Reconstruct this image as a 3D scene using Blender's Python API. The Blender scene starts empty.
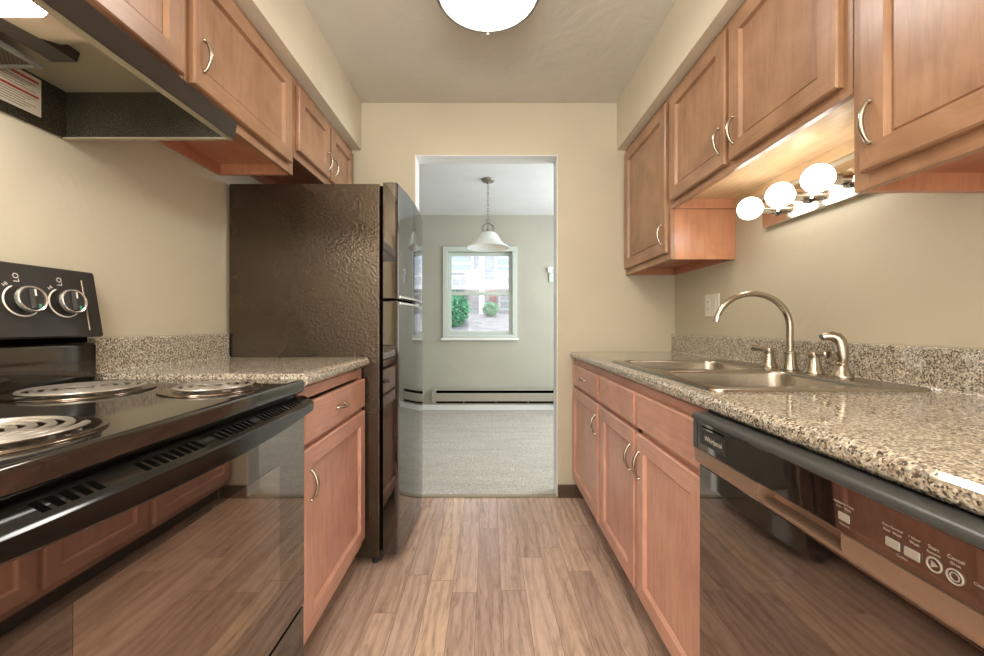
import bpy, bmesh, math, random
from mathutils import Vector, Matrix
PI = math.pi
random.seed(4)
SC = bpy.context.scene
COL = SC.collection

# ------------------------------------------------------------------ camera, world, lights, exposure
CAMZ = 1.07
cam_d = bpy.data.cameras.new('camera'); cam_d.sensor_width = 36.0
cam_d.lens = 395.0 * 36.0 / 984.0
cam_d.shift_x = 4.0 / 984.0; cam_d.shift_y = -3.0 / 984.0
cam_d.clip_start = 0.02
cam = bpy.data.objects.new('camera', cam_d); COL.objects.link(cam)
cam.location = (0, 0, CAMZ); cam.rotation_euler = (PI / 2, 0, 0)
SC.camera = cam

SC.view_settings.view_transform = 'Standard'
SC.view_settings.look = 'None'
SC.view_settings.gamma = 1.0
SC.view_settings.use_curve_mapping = False
SC.view_settings.exposure = 0.0

world = bpy.data.worlds.new('sky'); SC.world = world; world.use_nodes = True
wn = world.node_tree.nodes; bg = wn['Background']
bg.inputs['Color'].default_value = (0.80, 0.90, 1.0, 1); bg.inputs['Strength'].default_value = 2.4

def area_light(name, loc, rot, sx, sy, power, color):
    d = bpy.data.lights.new(name, 'AREA'); d.shape = 'RECTANGLE'; d.size = sx; d.size_y = sy
    d.energy = power; d.color = color
    o = bpy.data.objects.new(name, d); COL.objects.link(o); o.location = loc; o.rotation_euler = rot
    return o
# unseen fill lights, added to brighten the dining room and the kitchen
area_light('dining_side_fill', (2.05, 3.7, 1.5), (0, PI / 2, 0), 1.6, 1.7, 74, (0.90, 0.96, 1.0))  # added fill from the right; the dining side wall has no window
area_light('ceiling_bounce_fill', (0.0, -0.75, 1.75), (PI, 0, 0), 0.9, 0.7, 90, (1.0, 0.98, 0.95))  # added upward fill bounced off the ceiling; no lamp stands here
area_light('rear_fill', (0.0, -1.30, 1.1), (PI / 2, 0, 0), 2.2, 2.0, 42, (1.0, 0.98, 0.96))  # added frontal fill just before the closed back wall

# ------------------------------------------------------------------ material helpers
def rgb(r, g, b):
    f = lambda c: (c / 255 / 12.92) if c / 255 <= 0.04045 else ((c / 255 + 0.055) / 1.055) ** 2.4
    return (f(r), f(g), f(b), 1)
class NT:
    def __init__(s, name):
        s.m = bpy.data.materials.new(name); s.m.use_nodes = True
        s.t = s.m.node_tree; s.n = s.t.nodes; s.b = s.n['Principled BSDF']; s.out = s.n['Material Output']
    def node(s, typ, **kw):
        nd = s.n.new(typ)
        for k, v in kw.items():
            if k in nd.inputs: nd.inputs[k].default_value = v
            else: setattr(nd, k, v)
        return nd
    def link(s, a, b): s.t.links.new(a, b)
    def coords(s, scale=(1, 1, 1), loc=(0, 0, 0), rot=(0, 0, 0)):
        tc = s.n.new('ShaderNodeTexCoord'); mp = s.n.new('ShaderNodeMapping')
        mp.inputs['Scale'].default_value = scale; mp.inputs['Location'].default_value = loc
        mp.inputs['Rotation'].default_value = rot
        s.link(tc.outputs['Object'], mp.inputs['Vector']); return mp.outputs['Vector']
    def noise(s, vec, scale, detail=4, rough=0.55, dist=0.0):
        nd = s.n.new('ShaderNodeTexNoise'); nd.inputs['Scale'].default_value = scale
        nd.inputs['Detail'].default_value = detail; nd.inputs['Roughness'].default_value = rough
        nd.inputs['Distortion'].default_value = dist
        if vec is not None: s.link(vec, nd.inputs['Vector'])
        return nd.outputs['Fac']
    def ramp(s, fac, stops, interp='LINEAR'):
        nd = s.n.new('ShaderNodeValToRGB'); cr = nd.color_ramp; cr.interpolation = interp
        while len(cr.elements) > 1: cr.elements.remove(cr.elements[0])
        cr.elements[0].position = stops[0][0]; cr.elements[0].color = stops[0][1]
        for p, c in stops[1:]:
            e = cr.elements.new(p); e.color = c
        s.link(fac, nd.inputs['Fac']); return nd.outputs['Color']
    def mix(s, fac, a, b, typ='MIX'):
        nd = s.n.new('ShaderNodeMix'); nd.data_type = 'RGBA'; nd.blend_type = typ
        for sock, v in ((nd.inputs[0], fac), (nd.inputs[6], a), (nd.inputs[7], b)):
            if hasattr(v, 'is_output'): s.link(v, sock)
            else: sock.default_value = v
        return nd.outputs[2]
    def bump(s, h, strength, dist):
        nd = s.n.new('ShaderNodeBump'); nd.inputs['Strength'].default_value = strength
        nd.inputs['Distance'].default_value = dist
        s.link(h, nd.inputs['Height']); s.link(nd.outputs['Normal'], s.b.inputs['Normal']); return nd
    def set(s, **kw):
        for k, v in kw.items():
            sock = s.b.inputs[k.replace('_', ' ')]
            if hasattr(v, 'is_output'): s.link(v, sock)
            else: sock.default_value = v
        return s
def plain(name, col, rough=0.5, metal=0.0, **kw):
    t = NT(name); t.set(Base_Color=col, Roughness=rough, Metallic=metal, **kw); return t.m
def emit(name, col, strength, base=(0.9, 0.9, 0.9, 1)):
    t = NT(name); t.set(Base_Color=base, Emission_Color=col, Emission_Strength=strength, Roughness=0.3); return t.m

def wall_mat(name, col, bump=0.35, scale=7.0, dist=0.006):
    t = NT(name); v = t.coords()
    n1 = t.noise(v, scale, 6, 0.55, 1.2); n2 = t.noise(v, 2.0, 3)
    c2 = tuple(min(1, x * 1.05) for x in col[:3]) + (1,); c1 = tuple(x * 0.95 for x in col[:3]) + (1,)
    t.set(Base_Color=t.ramp(n2, [(0.3, c1), (0.7, c2)]), Roughness=0.62)
    t.bump(n1, bump, dist); return t.m
M = {}
M['wall'] = wall_mat('kitchen_wall_paint', rgb(196, 187, 165))
M['soffit'] = wall_mat('soffit_paint', rgb(214, 205, 184))
M['wall_dining'] = wall_mat('dining_wall_paint', rgb(174, 172, 159))
M['ceiling'] = wall_mat('trowelled_ceiling', rgb(206, 201, 190), 0.5, 5.0, 0.010)
M['ceiling_dining'] = wall_mat('dining_ceiling', rgb(225, 226, 226), 0.3, 5.0, 0.006)
M['white_trim'] = plain('white_paint', rgb(232, 234, 232), 0.4)
M['vinyl'] = plain('shaded_white_vinyl', rgb(196, 206, 197), 0.35)  # white vinyl with backlit shade put into a grey-green base

def wood_mat(name, dark, mid, light, axis, rough=0.34):
    t = NT(name)
    sc = {'z': (9, 9, 0.9), 'y': (9, 0.9, 9), 'x': (0.9, 9, 9)}[axis]
    v = t.coords(sc); vb = t.coords()
    grain = t.noise(v, 6.0, 8, 0.65, 0.8)
    blotch = t.noise(vb, 5.5, 4, 0.5, 0.6)
    base = t.ramp(blotch, [(0.28, dark), (0.5, mid), (0.74, light)])
    g = t.ramp(grain, [(0.25, (0.74, 0.70, 0.66, 1)), (0.55, (1, 1, 1, 1)), (0.8, (1.06, 1.05, 1.03, 1))])
    t.set(Base_Color=t.mix(0.85, base, g, 'MULTIPLY'), Roughness=rough)
    t.b.inputs['Coat Weight'].default_value = 0.12; t.b.inputs['Coat Roughness'].default_value = 0.18
    return t.m
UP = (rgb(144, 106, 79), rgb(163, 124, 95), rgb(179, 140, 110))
LO = (rgb(190, 141, 122), rgb(204, 154, 134), rgb(214, 166, 145))  # same maple as UP; stronger, pinker light put into its colour
for ax in 'xyz':
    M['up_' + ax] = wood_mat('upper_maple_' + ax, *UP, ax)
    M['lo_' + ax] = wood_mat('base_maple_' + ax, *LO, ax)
M['panel_side'] = wood_mat('cabinet_side_veneer', rgb(182, 126, 94), rgb(196, 140, 106), rgb(206, 152, 118), 'z', 0.3)
M['panel_under'] = wood_mat('cabinet_underside_veneer', rgb(172, 112, 88), rgb(184, 122, 96), rgb(194, 132, 106), 'y', 0.4)
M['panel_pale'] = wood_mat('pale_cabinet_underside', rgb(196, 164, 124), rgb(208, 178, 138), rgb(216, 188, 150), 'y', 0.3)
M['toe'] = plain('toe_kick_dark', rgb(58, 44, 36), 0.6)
M['base_dark'] = plain('brown_vinyl_baseboard', rgb(84, 66, 52), 0.45)

def laminate():
    t = NT('granite_look_laminate'); v = t.coords()
    vo = t.node('ShaderNodeTexVoronoi', Scale=300.0); t.link(v, vo.inputs['Vector'])
    sp = t.node('ShaderNodeSeparateColor'); t.link(vo.outputs['Color'], sp.inputs['Color'])
    n = t.noise(v, 150.0, 3, 0.6)
    c = t.ramp(sp.outputs['Red'], [(0.0, rgb(92, 82, 72)), (0.14, rgb(134, 120, 104)), (0.32, rgb(176, 162, 142)), (0.54, rgb(196, 186, 168)),
                                   (0.76, rgb(216, 209, 196)), (0.92, rgb(158, 154, 148))], 'CONSTANT')
    g = t.ramp(n, [(0.36, (0.5, 0.47, 0.44, 1)), (0.5, (1, 1, 1, 1))])
    t.set(Base_Color=t.mix(0.8, c, g, 'MULTIPLY'), Roughness=0.07)
    t.b.inputs['IOR'].default_value = 1.85
    return t.m
M['laminate'] = laminate()

def floor_mat():
    t = NT('oak_plank_floor')
    tc = t.n.new('ShaderNodeTexCoord')
    sx = t.n.new('ShaderNodeSeparateXYZ'); t.link(tc.outputs['Object'], sx.inputs[0])
    def mth(op, a, b):
        nd = t.n.new('ShaderNodeMath'); nd.operation = op
        for k, vv in enumerate((a, b)):
            if hasattr(vv, 'is_output'): t.link(vv, nd.inputs[k])
            elif vv is not None: nd.inputs[k].default_value = vv
        return nd.outputs[0]
    xs = mth('ADD', sx.outputs['X'], 0.045)
    row = mth('FLOOR', mth('DIVIDE', xs, 0.098), 0)
    wnz = t.n.new('ShaderNodeTexWhiteNoise'); wnz.noise_dimensions = '1D'; t.link(row, wnz.inputs['W'])
    yy = mth('ADD', sx.outputs['Y'], mth('MULTIPLY', wnz.outputs['Value'], 0.86))
    cb = t.n.new('ShaderNodeCombineXYZ'); t.link(yy, cb.inputs[0]); t.link(xs, cb.inputs[1])
    br = t.n.new('ShaderNodeTexBrick')
    for k, val in (('Scale', 1.0), ('Mortar Size', 0.0011), ('Mortar Smooth', 0.3), ('Bias', 0.0), ('Brick Width', 0.86), ('Row Height', 0.098)):
        br.inputs[k].default_value = val
    br.inputs['Color1'].default_value = (0, 0, 0, 1); br.inputs['Color2'].default_value = (1, 1, 1, 1)
    br.inputs['Mortar'].default_value = (0.5, 0.5, 0.5, 1)
    br.offset = 0.0; br.offset_frequency = 2; br.squash = 1.0
    t.link(cb.outputs[0], br.inputs['Vector'])
    # per-plank offset for the grain
    sv = t.n.new('ShaderNodeVectorMath'); sv.operation = 'MULTIPLY_ADD'
    t.link(br.outputs['Color'], sv.inputs[0]); sv.inputs[1].default_value = (7.3, 13.1, 3.7)
    st = t.n.new('ShaderNodeVectorMath'); st.operation = 'MULTIPLY'
    t.link(tc.outputs['Object'], st.inputs[0]); st.inputs[1].default_value = (9, 1.25, 1)
    t.link(st.outputs[0], sv.inputs[2])
    g1 = t.noise(sv.outputs[0], 3.2, 8, 0.62, 1.6)
    wv = t.n.new('ShaderNodeTexWave'); wv.bands_direction = 'X'
    wv.inputs['Scale'].default_value = 0.75; wv.inputs['Distortion'].default_value = 11.0
    wv.inputs['Detail'].default_value = 2.5; wv.inputs['Detail Scale'].default_value = 1.1
    t.link(sv.outputs[0], wv.inputs['Vector'])
    fine = t.noise(t.coords((60, 4, 1)), 3.0, 6, 0.7, 0.5)
    tone = t.ramp(br.outputs['Color'], [(0.0, rgb(174, 148, 134)), (0.22, rgb(202, 174, 156)), (0.45, rgb(188, 161, 145)), (0.62, rgb(214, 186, 162)), (0.8, rgb(196, 170, 156)), (1.0, rgb(216, 187, 162))])
    gr = t.ramp(g1, [(0.30, (0.56, 0.53, 0.52, 1)), (0.48, (0.97, 0.96, 0.96, 1)), (0.70, (1.10, 1.10, 1.11, 1))])
    wr = t.ramp(wv.outputs['Fac'], [(0.0, (0.74, 0.71, 0.70, 1)), (0.40, (1, 1, 1, 1)), (1.0, (1.04, 1.04, 1.04, 1))])
    c = t.mix(0.9, tone, gr, 'MULTIPLY'); c = t.mix(0.62, c, wr, 'MULTIPLY')
    c = t.mix(0.8, c, t.ramp(fine, [(0.34, (0.72, 0.70, 0.70, 1)), (0.52, (1, 1, 1, 1)), (0.7, (1.05, 1.05, 1.06, 1))]), 'MULTIPLY')
    c = t.mix(br.outputs['Fac'], c, rgb(128, 104, 90))
    t.set(Base_Color=c, Roughness=0.24, IOR=1.55)
    h = t.mix(br.outputs['Fac'], g1, (0, 0, 0, 1))
    t.bump(h, 0.12, 0.002); return t.m
M['floor'] = floor_mat()

def carpet_mat():
    t = NT('grey_carpet'); v = t.coords()
    n = t.noise(v, 90, 4, 0.7); n2 = t.noise(t.coords((0.6, 3.0, 1)), 3.0, 4, 0.5)
    c = t.ramp(n, [(0.3, rgb(164, 157, 146)), (0.7, rgb(224, 218, 208))])
    g = t.ramp(n2, [(0.35, (0.88, 0.88, 0.88, 1)), (0.65, (1, 1, 1, 1))])
    t.set(Base_Color=t.mix(1.0, c, g, 'MULTIPLY'), Roughness=1.0)
    t.bump(n, 0.9, 0.012); return t.m
M['carpet'] = carpet_mat()

def gloss_black(name, col=(0.012, 0.011, 0.010, 1), rough=0.05, ior=1.9):
    return plain(name, col, rough, IOR=ior, Specular_Tint=(1.0, 0.90, 0.80, 1))
M['oven_glass'] = gloss_black('black_oven_glass', (0.010, 0.009, 0.008, 1), 0.03, 3.1)
M['oven_window'] = gloss_black('black_oven_window', (0.040, 0.022, 0.016, 1), 0.04, 4.2)
M['enamel'] = gloss_black('black_enamel', (0.012, 0.011, 0.010, 1), 0.07, 2.0)
M['dw_glass'] = gloss_black('black_dishwasher_front', (0.012, 0.009, 0.008, 1), 0.035, 3.2)
M['fridge_door'] = gloss_black('black_fridge_door', (0.010, 0.010, 0.009, 1), 0.04, 2.1)
M['black_plastic'] = plain('black_plastic', rgb(46, 43, 40), 0.33)
M['grey_plastic'] = plain('charcoal_plastic', rgb(66, 66, 66), 0.3)
M['dw_trim'] = plain('satin_dark_trim', rgb(165, 138, 118), 0.30, 0.6)
M['void'] = plain('dark_gap', rgb(10, 9, 8), 0.9, IOR=1.0)
M['handle_black'] = plain('black_handle', rgb(24, 22, 20), 0.12, IOR=1.5)
def pebble():
    t = NT('pebbled_black_steel'); v = t.coords()
    vo = t.node('ShaderNodeTexVoronoi', Scale=85.0); t.link(v, vo.inputs['Vector'])
    n = t.noise(v, 70.0, 2, 0.5, 0.8)
    h = t.mix(0.5, vo.outputs['Distance'], n)
    rn = t.node('ShaderNodeMapRange'); t.link(t.noise(t.coords(), 3.2, 3, 0.5, 0.5), rn.inputs['Value'])
    rn.inputs['From Min'].default_value = 0.35; rn.inputs['From Max'].default_value = 0.65; rn.inputs['To Min'].default_value = 0.20; rn.inputs['To Max'].default_value = 0.32
    t.set(Base_Color=(0.024, 0.017, 0.011, 1), Roughness=rn.outputs['Result'], IOR=1.75, Specular_Tint=(1.0, 0.80, 0.60, 1))
    t.bump(h, 0.55, 0.0035); return t.m
M['pebble'] = pebble()
M['nickel'] = plain('brushed_nickel', rgb(182, 172, 156), 0.27, 1.0)
M['bright_ring'] = plain('bright_knob_ring', rgb(222, 218, 210), 0.25, 0.8)
M['chrome'] = plain('chrome', rgb(215, 212, 206), 0.09, 1.0)
M['mirror'] = plain('mirror_plate', rgb(205, 198, 186), 0.12, 1.0)
M['grey_metal'] = plain('grey_metal_ring', rgb(140, 137, 130), 0.4, 0.6)
def steel():
    t = NT('brushed_stainless'); v = t.coords((1, 60, 60))
    n = t.noise(v, 14, 3)
    t.set(Base_Color=rgb(176, 168, 156), Metallic=1.0, Roughness=0.26)
    t.bump(n, 0.06, 0.001); return t.m
M['steel'] = steel()
M['coil'] = plain('burner_coil_metal', rgb(168, 160, 150), 0.30, 0.7)
M['pan'] = plain('drip_pan_metal', rgb(116, 102, 88), 0.18, 1.0)
M['white_ink'] = plain('white_printing', rgb(225, 220, 210), 0.5)
M['dim_ink'] = plain('pale_printing', rgb(186, 176, 166), 0.5)
M['grey_button'] = plain('grey_button', rgb(152, 143, 134), 0.4)
M['green_ink'] = plain('green_mark', rgb(70, 170, 130), 0.4)
M['red_ink'] = plain('red_printing', rgb(150, 52, 44), 0.5)
M['grey_ink'] = plain('grey_printing', rgb(120, 112, 104), 0.5)
M['label_white'] = plain('white_label', rgb(190, 180, 160), 0.5)
M['outlet'] = plain('ivory_outlet', rgb(228, 224, 212), 0.3)
M['hood_black'] = plain('black_hood_paint', rgb(48, 40, 34), 0.3)
def speck():
    t = NT('worn_black_hood_inside'); v = t.coords(); n = t.noise(v, 260, 3, 0.7); n2 = t.noise(v, 9, 4)
    a = t.ramp(n, [(0.5, rgb(30, 26, 20)), (0.72, rgb(112, 100, 78))]); b = t.ramp(n2, [(0.35, (0.5, 0.5, 0.45, 1)), (0.7, (1.1, 1.1, 1.0, 1))])
    t.set(Base_Color=t.mix(1.0, a, b, 'MULTIPLY'), Roughness=0.45); return t.m
M['hood_inside'] = speck()
M['hood_pan'] = plain('hood_inner_pan', rgb(160, 152, 128), 0.35, 0.3)
def mesh_filter():
    t = NT('aluminium_filter_mesh'); v = t.coords()
    ch = t.node('ShaderNodeTexChecker', Scale=220.0); t.link(v, ch.inputs['Vector'])
    ch.inputs['Color1'].default_value = rgb(96, 84, 66); ch.inputs['Color2'].default_value = rgb(48, 40, 30)
    t.set(Base_Color=ch.outputs['Color'], Roughness=0.4, Metallic=0.6); return t.m
M['filter'] = mesh_filter()
M['lamp_dome'] = emit('lit_ceiling_diffuser', (1.0, 0.97, 0.92, 1), 24.0)
M['lamp_bulb'] = emit('lit_bulb', (1.0, 0.95, 0.87, 1), 11.0)
M['lamp_lens'] = emit('lit_hood_lens', (1.0, 0.95, 0.87, 1), 45.0)
M['shade'] = plain('white_glass_shade', rgb(236, 240, 238), 0.25, Subsurface_Weight=0.3)
M['heater'] = plain('heater_enamel', rgb(162, 156, 142), 0.45)
def glass():
    t = NT('window_glass'); tr = t.n.new('ShaderNodeBsdfTransparent'); gl = t.n.new('ShaderNodeBsdfGlossy')
    gl.inputs['Roughness'].default_value = 0.02; fr = t.n.new('ShaderNodeFresnel'); fr.inputs['IOR'].default_value = 1.45
    mx = t.n.new('ShaderNodeMixShader'); t.link(fr.outputs[0], mx.inputs[0]); t.link(tr.outputs[0], mx.inputs[1]); t.link(gl.outputs[0], mx.inputs[2])
    t.link(mx.outputs[0], t.out.inputs['Surface']); return t.m
M['glass'] = glass()
def leaf_mat():
    t = NT('green_leaves'); n = t.noise(t.coords(), 9, 4)
    t.set(Base_Color=t.ramp(n, [(0.3, rgb(46, 120, 74)), (0.7, rgb(130, 196, 150))]), Roughness=0.6); return t.m
M['leaf'] = leaf_mat()
def ground_mat():
    t = NT('dry_lawn'); n = t.noise(t.coords(), 5, 6)
    t.set(Base_Color=t.ramp(n, [(0.3, rgb(146, 140, 140)), (0.7, rgb(196, 188, 186))]), Roughness=0.9); return t.m
M['ground'] = ground_mat()
def siding():
    t = NT('pale_siding'); br = t.node('ShaderNodeTexBrick', Scale=1.0)
    br.inputs['Row Height'].default_value = 0.12; br.inputs['Brick Width'].default_value = 0.4; br.inputs['Mortar Size'].default_value = 0.008
    br.inputs['Color1'].default_value = rgb(206, 204, 206); br.inputs['Color2'].default_value = rgb(190, 188, 192); br.inputs['Mortar'].default_value = rgb(222, 222, 222)
    v = t.coords(rot=(PI / 2, 0, 0)); t.link(v, br.inputs['Vector'])
    t.set(Base_Color=br.outputs['Color'], Roughness=0.8); return t.m
M['siding'] = siding()
M['ext_white'] = plain('exterior_white', rgb(240, 240, 242), 0.6)
M['ext_pane'] = plain('exterior_dark_pane', rgb(196, 202, 208), 0.2)
M['shutter'] = plain('red_shutter', rgb(170, 80, 90), 0.6)
M['bark'] = plain('bark', rgb(96, 80, 66), 0.9)

# ------------------------------------------------------------------ geometry helpers
ROOT = {}                               # object name -> world position of its thing's origin
class MB:
    def __init__(s): s.bm = bmesh.new()
    def box(s, x0, x1, y0, y1, z0, z1, mi=0, bev=0.0, seg=2):
        x0, x1 = sorted((x0, x1)); y0, y1 = sorted((y0, y1)); z0, z1 = sorted((z0, z1))
        t = bmesh.new(); bmesh.ops.create_cube(t, size=1.0)
        for v in t.verts:
            v.co = Vector(((x0 + x1) / 2 + v.co.x * (x1 - x0), (y0 + y1) / 2 + v.co.y * (y1 - y0), (z0 + z1) / 2 + v.co.z * (z1 - z0)))
        if bev > 0:
            bmesh.ops.bevel(t, geom=list(t.edges), offset=bev, segments=seg, profile=0.5, affect='EDGES')
        for f in t.faces: f.material_index = mi
        s._merge(t); return s
    def _merge(s, t):
        me = bpy.data.meshes.new('tmp'); t.to_mesh(me); t.free(); s.bm.from_mesh(me); bpy.data.meshes.remove(me)
    def loft(s, rings, cap0=True, cap1=True, mi=0, closed=True):
        bm = s.bm; vr = [[bm.verts.new(p) for p in r] for r in rings]; n = len(vr[0]); fs = []
        for a, b in zip(vr, vr[1:]):
            for i in range(n if closed else n - 1):
                j = (i + 1) % n
                try: fs.append(bm.faces.new((a[i], a[j], b[j], b[i])))
                except ValueError: pass
        if cap0: fs.append(bm.faces.new(vr[0][::-1]))
        if cap1: fs.append(bm.faces.new(vr[-1]))
        for f in fs: f.material_index = mi
        bmesh.ops.recalc_face_normals(bm, faces=fs)
        return fs
    def prism(s, prof, y0, y1, mi=0):                 # prof = [(x, z)] extruded along y
        s.loft([[(x, y0, z) for x, z in prof], [(x, y1, z) for x, z in prof]], mi=mi); return s
    def tube(s, path, r, seg=12, mi=0, cap=True, squash=None):
        path = [Vector(p) for p in path]; n = len(path)
        rs = r if isinstance(r, (list, tuple)) else [r] * n
        d0 = (path[1] - path[0]).normalized()
        up = Vector((0, 0, 1)) if abs(d0.z) < 0.9 else Vector((1, 0, 0))
        side = d0.cross(up).normalized(); rings = []
        for i, p in enumerate(path):
            d = (path[min(i + 1, n - 1)] - path[max(i - 1, 0)]).normalized()
            side = (side - d * side.dot(d)).normalized(); nn = d.cross(side)
            k = squash or 1.0
            rings.append([p + side * (math.cos(a) * rs[i] * k) + nn * (math.sin(a) * rs[i]) for a in [2 * PI * q / seg for q in range(seg)]])
        s.loft(rings, cap, cap, mi); return s
    def lathe(s, prof, c, axis='z', seg=32, mi=0, cap0=True, cap1=True):   # prof = [(r, h)]
        rings = []
        for r, h in prof:
            ring = []
            for q in range(seg):
                a = 2 * PI * q / seg; u, w = math.cos(a) * max(r, 1e-5), math.sin(a) * max(r, 1e-5)
                d = {'z': (u, w, h), 'x': (h, u, w), 'y': (u, h, w)}[axis]
                ring.append((c[0] + d[0], c[1] + d[1], c[2] + d[2]))
            rings.append(ring)
        s.loft(rings, cap0, cap1, mi); return s
    def torus(s, c, R, r, axis='z', seg=40, rs=8, mi=0, sy=1.0):
        bm = s.bm; vs = []
        for i in range(seg):
            a = 2 * PI * i / seg; ring = []
            for j in range(rs):
                b = 2 * PI * j / rs; u = (R + r * math.cos(b)) * math.cos(a); w = (R + r * math.cos(b)) * math.sin(a) * sy; h = r * math.sin(b)
                d = {'z': (u, w, h), 'x': (h, u, w), 'y': (u, h, w)}[axis]
                ring.append(bm.verts.new((c[0] + d[0], c[1] + d[1], c[2] + d[2])))
            vs.append(ring)
        fs = []
        for i in range(seg):
            for j in range(rs):
                fs.append(bm.faces.new((vs[i][j], vs[(i + 1) % seg][j], vs[(i + 1) % seg][(j + 1) % rs], vs[i][(j + 1) % rs])))
        for f in fs: f.material_index = mi
        bmesh.ops.recalc_face_normals(bm, faces=fs); return s
    def text(s, body, size, origin, u, v, mi=0, align='CENTER', th=0.0004):
        cu = bpy.data.curves.new('lettering', 'FONT'); cu.body = body; cu.size = size; cu.align_x = align; cu.align_y = 'CENTER'
        cu.resolution_u = 3
        o = bpy.data.objects.new('lettering', cu); COL.objects.link(o)
        dg = bpy.context.evaluated_depsgraph_get(); me = bpy.data.meshes.new_from_object(o.evaluated_get(dg))
        bpy.data.objects.remove(o); bpy.data.curves.remove(cu)
        u = Vector(u); v = Vector(v); n = u.cross(v); O = Vector(origin)
        for vt in me.vertices: vt.co = O + u * vt.co.x + v * vt.co.y + n * th
        b2 = bmesh.new(); b2.from_mesh(me); bpy.data.meshes.remove(me)
        for f in b2.faces: f.material_index = mi
        s._merge(b2); return s
    def build(s, name, mats, parent=None, origin=None, smooth=35, loc=None):
        """link as ONE mesh object; coordinates given in world space"""
        if not isinstance(mats, (list, tuple)): mats = [mats]
        if parent is not None: W = ROOT[parent.name]
        else:
            if origin is None:
                cs = [v.co for v in s.bm.verts]
                origin = (sum((min(c.x for c in cs), max(c.x for c in cs))) / 2, (min(c.y for c in cs) + max(c.y for c in cs)) / 2, min(c.z for c in cs))
            W = Vector(origin)
        for v in s.bm.verts: v.co -= W
        me = bpy.data.meshes.new(name); s.bm.to_mesh(me); s.bm.free()
        for m in mats: me.materials.append(m)
        if smooth:
            for p in me.polygons: p.use_smooth = True
            me.set_sharp_from_angle(angle=math.radians(smooth))
        o = bpy.data.objects.new(name, me); COL.objects.link(o); ROOT[o.name] = W
        if smooth:
            wn_ = o.modifiers.new('weighted_normal', 'WEIGHTED_NORMAL'); wn_.keep_sharp = True
        if parent is not None: o.parent = parent
        else: o.location = W
        return o
def tag(o, label=None, cat=None, group=None, kind=None):
    if label: o['label'] = label
    if cat: o['category'] = cat
    if group: o['group'] = group
    if kind: o['kind'] = kind
    return o
def thing(name, label, cat, loc, group=None):
    o = bpy.data.objects.new(name, None); COL.objects.link(o); o.location = loc; o.empty_display_size = 0.05
    ROOT[o.name] = Vector(loc); return tag(o, label, cat, group)
def structure(mb, name, mats, smooth=0, parent=None, origin=(0, 0, 0)):
    o = mb.build(name, mats, parent, origin, smooth)
    if parent is None: o['kind'] = 'structure'
    return o
def copy_part(src, parent, offset):
    c = src.copy(); COL.objects.link(c); c.parent = parent; c.location = Vector(src.location) + Vector(offset)
    ROOT[c.name] = ROOT[src.name] + Vector(offset)
    for ch in list(src.children):
        d = ch.copy(); COL.objects.link(d); d.parent = c; ROOT[d.name] = ROOT[ch.name] + Vector(offset)
    return c

# ------------------------------------------------------------------ the room
XL, XR, YB, YF, H = -1.165, 1.16, -1.35, 2.45, 2.447
TH = 0.115
OX0, OX1, OZ = -0.453, 0.432, 2.123
DX0, DX1, DY = -2.2, 2.2, 4.95
structure(MB().box(XL - .1, XR + .1, YB - .1, YF + 0.02, -0.08, 0.0), 'floor', M['floor'])
structure(MB().box(DX0, DX1, YF + 0.02, DY + .1, -0.08, 0.006), 'floor_dining', M['carpet'])
structure(MB().box(XL - .1, XR + .1, YB - .1, YF + TH, H, H + .1), 'ceiling', M['ceiling'])
structure(MB().box(DX0 - .1, DX1 + .1, YF + TH, DY + .1, H, H + .1), 'ceiling_dining', M['ceiling_dining'])
structure(MB().box(XL - .1, XL, YB - .1, YF, 0, H), 'wall_left', M['wall'])
structure(MB().box(XR, XR + .1, YB - .1, YF, 0, H), 'wall_right', M['wall'])
structure(MB().box(XL - .1, XR + .1, YB - .1, YB, 0, H), 'wall_back', M['wall'])
w = MB(); w.box(DX0, OX0, YF, YF + TH, 0, H); w.box(OX1, DX1, YF, YF + TH, 0, H); w.box(OX0, OX1, YF, YF + TH, OZ, H)
structure(w, 'wall_far', M['wall'])
structure(MB().box(DX0 - .1, DX0, YF, DY + .1, 0, H), 'wall_dining_left', M['wall_dining'])
structure(MB().box(DX1, DX1 + .1, YF, DY + .1, 0, H), 'wall_dining_right', M['wall_dining'])
WX0, WX1, WZ0, WZ1 = -0.535, 0.335, 0.915, 2.02
w = MB(); w.box(DX0, WX0, DY, DY + .12, 0, H); w.box(WX1, DX1, DY, DY + .12, 0, H); w.box(WX0, WX1, DY, DY + .12, 0, WZ0); w.box(WX0, WX1, DY, DY + .12, WZ1, H)
structure(w, 'wall_dining_back', M['wall_dining'])
SZ = 2.153
structure(MB().box(XL, -0.785, YB, YF, SZ, H), 'soffit_left', M['soffit'])
structure(MB().box(0.80, XR, YB, YF, SZ, H), 'soffit_right', M['soffit'])
# doorway lining
structure(MB().box(OX1 - .006, OX1, YF - .002, YF + TH + .002, 0.0, OZ, bev=.0015), 'trim_1', M['white_trim'])
structure(MB().box(OX0, OX0 + .006, YF - .002, YF + TH + .002, 0.0, OZ, bev=.0015), 'trim_2', M['white_trim'])
structure(MB().box(OX0, OX1, YF - .002, YF + TH + .002, OZ - .006, OZ, bev=.0015), 'trim_3', M['white_trim'])
structure(MB().box(OX0, OX1, YF - .005, YF + 0.03, 0.0, 0.009, bev=.003), 'trim_4', plain('carpet_edge_strip', rgb(150, 140, 122), 0.5))
structure(MB().box(OX1, 0.60, YF - .012, YF, 0, 0.082, bev=.003), 'baseboard_far', M['base_dark'])
structure(MB().box(DX0, DX1, DY - .014, DY, 0.006, 0.075, bev=.003), 'baseboard_dining', M['white_trim'])

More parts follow.
